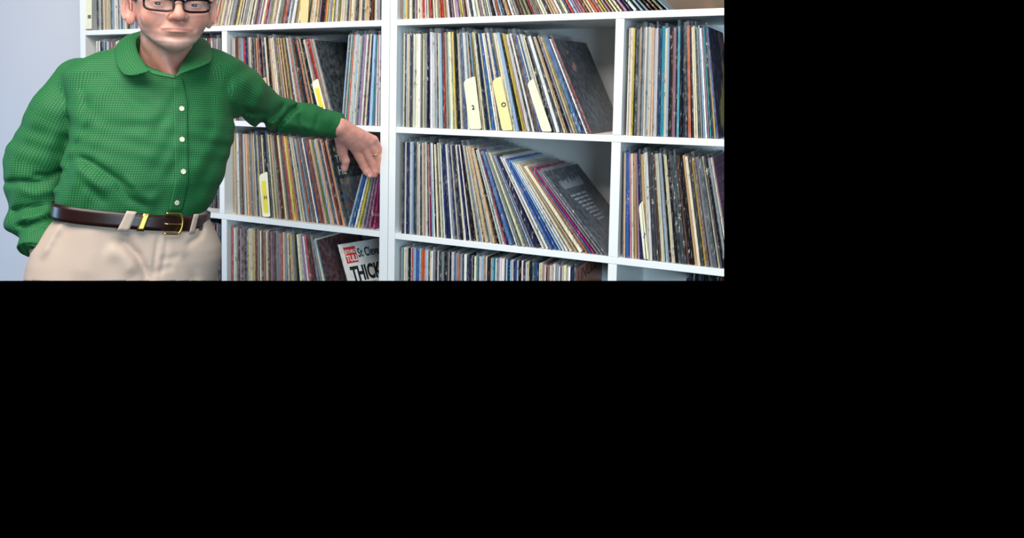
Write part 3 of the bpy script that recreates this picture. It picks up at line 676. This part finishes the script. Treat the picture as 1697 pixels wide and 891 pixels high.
def head_sdf(p):
    q = to_head(p)
    f = head_core(q)
    sx = np.abs(q[:, 0]); qm = np.stack([sx, q[:, 1], q[:, 2]], 1)
    f = smin(f, ell(qm, (33, -4, 43), (21, 18, 17)), 16)                                   # cheeks
    f = smin(f, cone(qm, (8, 29, 62), (44, 29, 50), 7, 6), 9)                              # brow
    f = smax(f, -ell(qm, (29, 14, 66), (17, 10, 12)), 7)                                   # eye sockets
    f = smin(f, ell(q, (1, -26, 52), (27, 19, 17)), 9)                                     # muzzle
    f = smin(f, ell(q, (0, -46, 52), (17, 11, 13)), 8)                                     # chin
    f = smin(f, cone(q, (0, 20, 62), (0, 0, 76), 6, 8), 6)
    f = smin(f, ell(q, (0, -3.5, 76), (10, 8.2, 9)), 4); f = smin(f, ell(qm, (11, -5, 68), (6.5, 6, 7.5)), 4)
    f = smax(f, -ell(qm, (5.5, -11.5, 73), (3.6, 2.6, 4.5)), 2)                            # nostrils
    lid = ell(qm, (29, 15.5, 51), (11.5, 9.5, 9.5)); f = smin(f, lid, 4)                     # lids
    f = smax(f, -ell(qm, (29, 15.2, 61), (9.4, 2.5, 6)), 1.2)
    for s in (-1, 1):                                                                      # folds from nose to mouth
        f = smax(f, -cone(q, (15*s, -4, 70), (29*s, -24, 62), .6, 1.2), 6)
    arc = lambda w, y0, y1, z0, n=11: [(w*t, y0+(y1-y0)*t*t, z0-8.5*t*t) for t in np.linspace(-1, 1, n)]
    f = smin(f, chain(q, arc(24, -21.8, -22.8, 71.0), [.9+.5*(1-t*t) for t in np.linspace(-1, 1, 11)], 1), 3)
    f = smin(f, chain(q, arc(20, -27.2, -26.4, 70.5), [.8+1.3*(1-t*t) for t in np.linspace(-1, 1, 11)], 1), 3.5)
    f = smax(f, -chain(q, arc(27, -24.3, -23.2, 73.2), [.8]*11, 1), 1.5)
    f = smax(f, -ell(q, (0, -36.5, 70), (14, 3.2, 7)), 5)
    for s in (-1, 1):                                                                      # ears
        d = q-np.array([61.5*s, 8, -3], np.float32); ca, sa = math.cos(.75), math.sin(.75)*s
        e = np.stack([d[:, 0]*ca+d[:, 2]*sa, d[:, 1], -d[:, 0]*sa+d[:, 2]*ca], 1)
        ear = ell(e, (3*s, 0, -6), (4.5, 23, 12.5)); ear = smin(ear, ell(e, (1*s, -17, -1), (4.0, 9, 6.5)), 4)
        ear = smax(ear, -ell(e, (7.5*s, 2, -4), (8.0, 15.5, 8.0)), 2.5)
        ear = smin(ear, chain(e, [(7.5*s, 1+21*math.sin(a), -6.5+10*math.cos(a)) for a in np.linspace(-.2, 4.2, 9)], [1.8]*9, 1), 1.5)
        f = smin(f, ear, 3.0)
    f = f*HS
    f = smin(f, chain(p, [HL(0, -18, -28), P(275, 100, 2.315), P(275, 150, 2.34)], [.070, .069, .080], .02), .014)
    f = smin(f, cone(p, HL(-26, -42, -14), P(284, 124, 2.235), .014, .010), .05)
    f = smin(f, ell(p, P(276, 150, 2.33), (.10, .05, .07)), .03)
    return f
vh, fh = surf(head_sdf, HL(0, 0, 0)+np.array([-.19, -.27, -.19]), HL(0, 0, 0)+np.array([.19, .165, .27]), .0021); vh = smooth(vh, fh, 1, .4)
# the hand on the records, with the forearm
wr = PY(561, 209, -.135); HJ = {}
def fing(pts, rad): return [PY(*q) for q in pts], [r*2.85/F for r in rad]
FING = [fing([(590, 247, -.055), (602, 274, -.020), (608, 285, -.012), (613, 291, -.008)], [9.3, 6.9, 6.0, 4.9]),
        fing([(602, 241, -.045), (616, 270, -.008), (620, 283, .002), (621, 290, .004)], [9.3, 6.9, 6.0, 4.9]),
        fing([(612, 236, -.035), (626, 262, .002), (629, 276, .010), (629, 284, .012)], [8.8, 6.7, 5.8, 4.8]),
        fing([(619, 232, -.025), (631, 253, .010), (634, 265, .016), (634, 272, .018)], [7.8, 6.0, 5.2, 4.4])]
THUMB = fing([(567, 232, -.090), (567, 251, -.075), (573, 266, -.062), (571, 280, -.055)], [10.5, 8.2, 6.8, 5.4])
def hand_sdf(p):
    s = 2.85/F
    f = cone(p, P(532, 203, 2.77), wr, .026, 15.5*s)
    for pts, rad in FING: f = smin(f, cone(p, wr, pts[0], 13*s, rad[0]), .012)
    f = smin(f, cone(p, PY(572, 222, -.105), PY(594, 238, -.055), 15*s, 12*s), .012)
    hand = f
    for pts, rad in FING:
        g = chain(p, pts, rad, .004); hand = smin(hand, g, .003)
        hand = smin(hand, ell(p, pts[0]+np.array([0, .002, -.008]), (.0115, .0115, .012)), .005)
    hand = smin(hand, cone(p, PY(563, 218, -.115), THUMB[0][1], 11*s, THUMB[1][1]), .012)
    hand = smin(hand, chain(p, THUMB[0], THUMB[1], .005), .006)
    return hand
vd, fd = surf(hand_sdf, (-.22, -.17, 2.66), (.12, .12, 3.02), .0024); vd = smooth(vd, fd, 1, .4)
def inner_sdf(p):                                        # torso, arms and the pocketed hand under the clothes
    f = loft(p, [(y, a, b, c-.022, d-.022, s) for y, a, b, c, d, s in TORSO[2:]])
    f = smin(f, chain(p, ARM_R[:5]+[P(66, 405, 2.23), P(72, 424, 2.235), P(86, 450, 2.25)], [.045, .05, .045, .042, .036, .028, .032, .035], .01), .02)
    f = smin(f, chain(p, ARM_L, [.045, .04, .025, .018, .018, .022], .01), .02)
    return f
vi, fi = surf(inner_sdf, (-.98, -.42, 2.12), (.0, .23, 2.86), .010)
allv = np.concatenate([vh, vd, vi]); allf = np.concatenate([fh, fd+len(vh), fi+len(vh)+len(vd)])
me = npmesh('body', to_world(allv), allf, man)
q = to_head(vh.astype(np.float32)); skin = np.array(srgb(208, 156, 138)[:3]); cols = np.tile(skin, (len(allv), 1))
hc = cols[:len(vh)]
def blend(m, c): 
    global hc
    m = np.clip(m, 0, 1)[:, None]; hc = hc*(1-m)+np.array(srgb(*c)[:3])*m
gs = lambda c, r: np.exp(-(((q-np.array(c))/np.array(r))**2).sum(1))
for s in (-1, 1): blend(.35*gs((36*s, -4, 55), (22, 15, 30)), (204, 112, 98)); blend(.45*gs((66*s, 5, -5), (12, 30, 25)), (206, 118, 104))
blend(.4*gs((0, -4, 74), (15, 10, 14)), (205, 116, 104))
blend(.5*np.clip(1-np.abs(q[:, 1]+25)/4.5, 0, 1)*np.clip((25-np.abs(q[:, 0]))/10, 0, 1)*(np.abs(q[:, 0]) < 25)*(q[:, 2] > 58), (190, 98, 94))
nz = RNG.random(len(vh))
beard = np.clip((-31-q[:, 1]-.0*np.abs(q[:, 0]))/9, 0, 1)*np.clip((q[:, 1]+66)/7, 0, 1)*np.clip((q[:, 2]-5)/22, 0, 1)*np.clip((np.abs(q[:, 0])-4+(-q[:, 1]-38)*2)/14, 0, 1)
blend(.28*beard*(.55+.45*nz), (222, 214, 208))
side = np.clip((q[:, 1]+2)/10, 0, 1)*np.clip((np.abs(q[:, 0])-46)/8, 0, 1)*np.clip(1-np.abs(q[:, 2]-17)/13, 0, 1)
blend(.6*side*(.5+.5*nz), (160, 146, 136))
d_ = vh; neckm = np.clip((HL(0, -58, 0)[1]-vh[:, 1])/.03, 0, 1); blend(.45*neckm, (205, 128, 108))
cols[:len(vh)] = hc
hd_ = cols[len(vh):len(vh)+len(vd)]; hd_[:] = np.array(srgb(222, 158, 142)[:3])
for pts, rad in FING+[THUMB]:
    for c, r, a in ((pts[0], .014, .35), (pts[1], .011, .45), (pts[-1], .012, .45)):
        m = (a*np.exp(-((vd-c)**2).sum(1)/r**2))[:, None]; hd_[:] = hd_*(1-m)+np.array(srgb(200, 104, 100)[:3])*m
put_col(me, np.concatenate([cols, np.ones((len(cols), 1))], 1))
def skin_mat():
    t = NT('skin'); a = t.n('Attribute', attribute_name='col'); co = t.n('TexCoord').outputs['Object']
    n1 = t.noise(co, 55, 3); n2 = t.noise(co, 420, 2)
    r = t.ramp(n1.outputs[0], [(.35, (.93, .86, .84, 1)), (.65, (1.05, 1.03, 1.02, 1))])
    t.l(t.mix(1.0, a.outputs['Color'], r.outputs[0], 'MULTIPLY'), t.b.inputs['Base Color'])
    t.b.inputs['Roughness'].default_value = .48; t.b.inputs['Subsurface Weight'].default_value = .12; t.b.inputs['Subsurface Radius'].default_value = (.012, .005, .003); t.b.inputs['Subsurface Scale'].default_value = .5
    t.bump(n2.outputs[0], .12, .001); return t.m
M_SKIN = skin_mat(); body = link('body', me, man, M_SKIN)
# eyes
te = NT('eye'); te.l(te.n('Attribute', attribute_name='col').outputs['Color'], te.b.inputs['Base Color']); te.b.inputs['Roughness'].default_value = .15; M_EYE = te.m
def ball(name, c, r, parent, mat):
    bm = bmesh.new(); bmesh.ops.create_uvsphere(bm, u_segments=64, v_segments=40, radius=r); me = bpy.data.meshes.new(name); bm.to_mesh(me); bm.free()
    me.polygons.foreach_set('use_smooth', [True]*len(me.polygons)); o = link(name, me, parent, mat); o.location = tuple(to_world(c)-np.array(man.location)); return o
for s in (-1, 1):
    ec = HL(29*s, 15.3, 49.6); e = ball('eyeball', ec, 9.6*HS, body, M_EYE); n = len(e.data.vertices)
    lk = to_world(np.zeros(3))-to_world(ec); lk /= np.linalg.norm(lk); vc = np.array([v.co[:] for v in e.data.vertices]); an = np.degrees(np.arccos(np.clip(vc@lk/np.linalg.norm(vc, axis=1), -1, 1)))
    put_col(e.data, [srgb(14, 12, 12) if a < 13 else srgb(62, 58, 56) if a < 29 else srgb(200, 186, 178) for a in an])
# hair: close cropped, from temple to nape
def hair_sdf(p):
    q = to_head(p); f = head_core(q)-3.0
    front = np.interp(q[:, 1], [-25, 5, 25, 45, 60, 95], [-40, 2, 22, 30, 36, 30])
    f = smax(f, (q[:, 2]-front)*.8, 3); f = smax(f, (-22-q[:, 1]), 3)
    keep = np.sqrt((q[:, 1]-5)**2+(q[:, 2]+8)**2)-24; f = smax(f, -np.where(np.abs(q[:, 0]) > 40, keep, 50), 3)
    return f*HS
v, f = surf(hair_sdf, HC+np.array([-.16, -.10, -.16]), HC+np.array([.16, .17, .20]), .004)
M_HAIR = plain('grey_hair', srgb(128, 116, 106), .6, var=.3, scale=260, bump=.6)
link('hair', npmesh('hair', to_world(v), f, man), man, M_HAIR)
def brow(s): return [to_world(HL(s*x, y, z)) for x, y, z in ((12, 31, 69.5), (22, 33.5, 66.5), (34, 33.5, 62), (44, 30, 55.5))]
for s in (-1, 1): tube('eyebrow', brow(s), [.002, .0038, .0034, .0015], body, M_HAIR)
# glasses
M_FRAME = plain('dark_tortoise_frame', srgb(30, 18, 18), .22, var=.2, scale=120)
glasses = empty('glasses'); glasses.parent = man; setp(glasses, 'dark rectangular glasses')
def lens_loop(s, n=40, grow=0.0):
    out = []
    for a in np.linspace(0, 2*math.pi, n, endpoint=False):
        c, d = math.cos(a), math.sin(a); k = 2/3.6
        x = 30+(22+grow)*math.copysign(abs(c)**k, c); y = 14.5+(10.2+grow)*math.copysign(abs(d)**k, d)+.06*(x-30)
        out.append((s*x, y, 74-.006*x*x*.9))
    return out
M_LENS = plastic_mat(); M_LENS.name = 'spectacle_lens'
for nd in M_LENS.node_tree.nodes:
    if nd.type == 'VALTORGB': nd.color_ramp.elements[0].color = (.015, .015, .015, 1); nd.color_ramp.elements[1].color = (.03, .03, .03, 1)
    if nd.type == 'BUMP': nd.inputs['Strength'].default_value = 0
for s in (-1, 1):
    L = [to_world(HL(*q)) for q in lens_loop(s)]; n = len(L)
    rim = tube('rim', L, [.0029+.0014*max(0, math.sin(2*math.pi*i/n)) for i in range(n)], glasses, M_FRAME, True)
    off = to_world(HL(0, 0, .6))-to_world(HL(0, 0, 0)); V = [p-np.array(man.location) for p in L]+[p+off-np.array(man.location) for p in L]
    link('lens', mesh('lens', V, [tuple(range(n)), tuple(range(2*n-1, n-1, -1))]+[(i, (i+1) % n, (i+1) % n+n, i+n) for i in range(n)]), glasses, M_LENS)
    tube('temple_arm', [to_world(HL(s*x, y, z)) for x, y, z in ((51, 21, 60), (58, 22, 48), (62.5, 23.5, 20), (63, 23, -8), (62, 14, -20))], .0030, glasses, M_FRAME)
tube('bridge', [to_world(HL(x, y, z)) for x, y, z in ((-9.5, 19, 73), (-4, 22, 75.5), (4, 22, 75.5), (9.5, 19, 73))], .0036, glasses, M_FRAME)
# ring, finger nails
pa, pb = FING[2][0][0], FING[2][0][1]; ax = (pb-pa)/np.linalg.norm(pb-pa); e1 = np.cross(ax, [0, 0, 1]); e1 /= np.linalg.norm(e1); e2 = np.cross(ax, e1); c = pa+(pb-pa)*.66; rr = (FING[2][1][0]*.34+FING[2][1][1]*.66)+.0008
tube('ring', [to_world(c+(e1*math.cos(a)+e2*math.sin(a))*rr) for a in np.linspace(0, 2*math.pi, 24, endpoint=False)], .0018, man, M_GOLD, True)
M_NAIL = plain('finger_nail', srgb(226, 176, 164), .25, var=.03)
BV_H = BVHTree.FromPolygons([tuple(q) for q in to_world(vd)], [tuple(map(int, q)) for q in fd])
for x, y in ((612.5, 290.5), (571, 279)):
    q, n = on(BV_H, x, y, .0002)
    if q is not None: disc('finger_nail', q, n, .0052, .0008, M_NAIL, body)

# ------------------------------------------------------------------ the model ends where the photograph ends (right and bottom)
bpy.context.view_layer.update()
planes = [F*rt-(1200-CX)*fw, -F*up-(465-CY)*fw]
def drop(o):
    for ch in list(o.children): drop(ch)
    bpy.data.objects.remove(o)
for nm in [o.name for o in SC.objects if o.type == 'MESH']:
    o = bpy.data.objects.get(nm)
    if o is None: continue
    mw = o.matrix_world; n = len(o.data.vertices); co = np.empty(n*3, np.float32); o.data.vertices.foreach_get('co', co)
    W = np.array(mw)[:3, :3] @ co.reshape(-1, 3).T+np.array(mw)[:3, 3:]; S = [pl_@(W-EYE[:, None]) for pl_ in planes]
    if all(s.max() <= 0 for s in S): continue
    if any(s.min() >= 0 for s in S):
        drop(o); continue
    bm = bmesh.new(); bm.from_mesh(o.data); inv = mw.inverted(); lc = inv @ Vector(EYE)
    for s, pl_ in zip(S, planes):
        if s.max() <= 0: continue
        ln = (mw.to_3x3().transposed() @ Vector(pl_)).normalized()
        g = bmesh.ops.bisect_plane(bm, geom=bm.verts[:]+bm.edges[:]+bm.faces[:], plane_co=lc, plane_no=ln, clear_outer=True, dist=1e-7)
        ed = [e for e in g['geom_cut'] if isinstance(e, bmesh.types.BMEdge)]
        if ed: bmesh.ops.holes_fill(bm, edges=ed, sides=0)
    if len(bm.faces) == 0:
        bm.free(); drop(o); continue
    bm.to_mesh(o.data); bm.free()
print('individual records', COUNT, 'packed', len(STUFF))
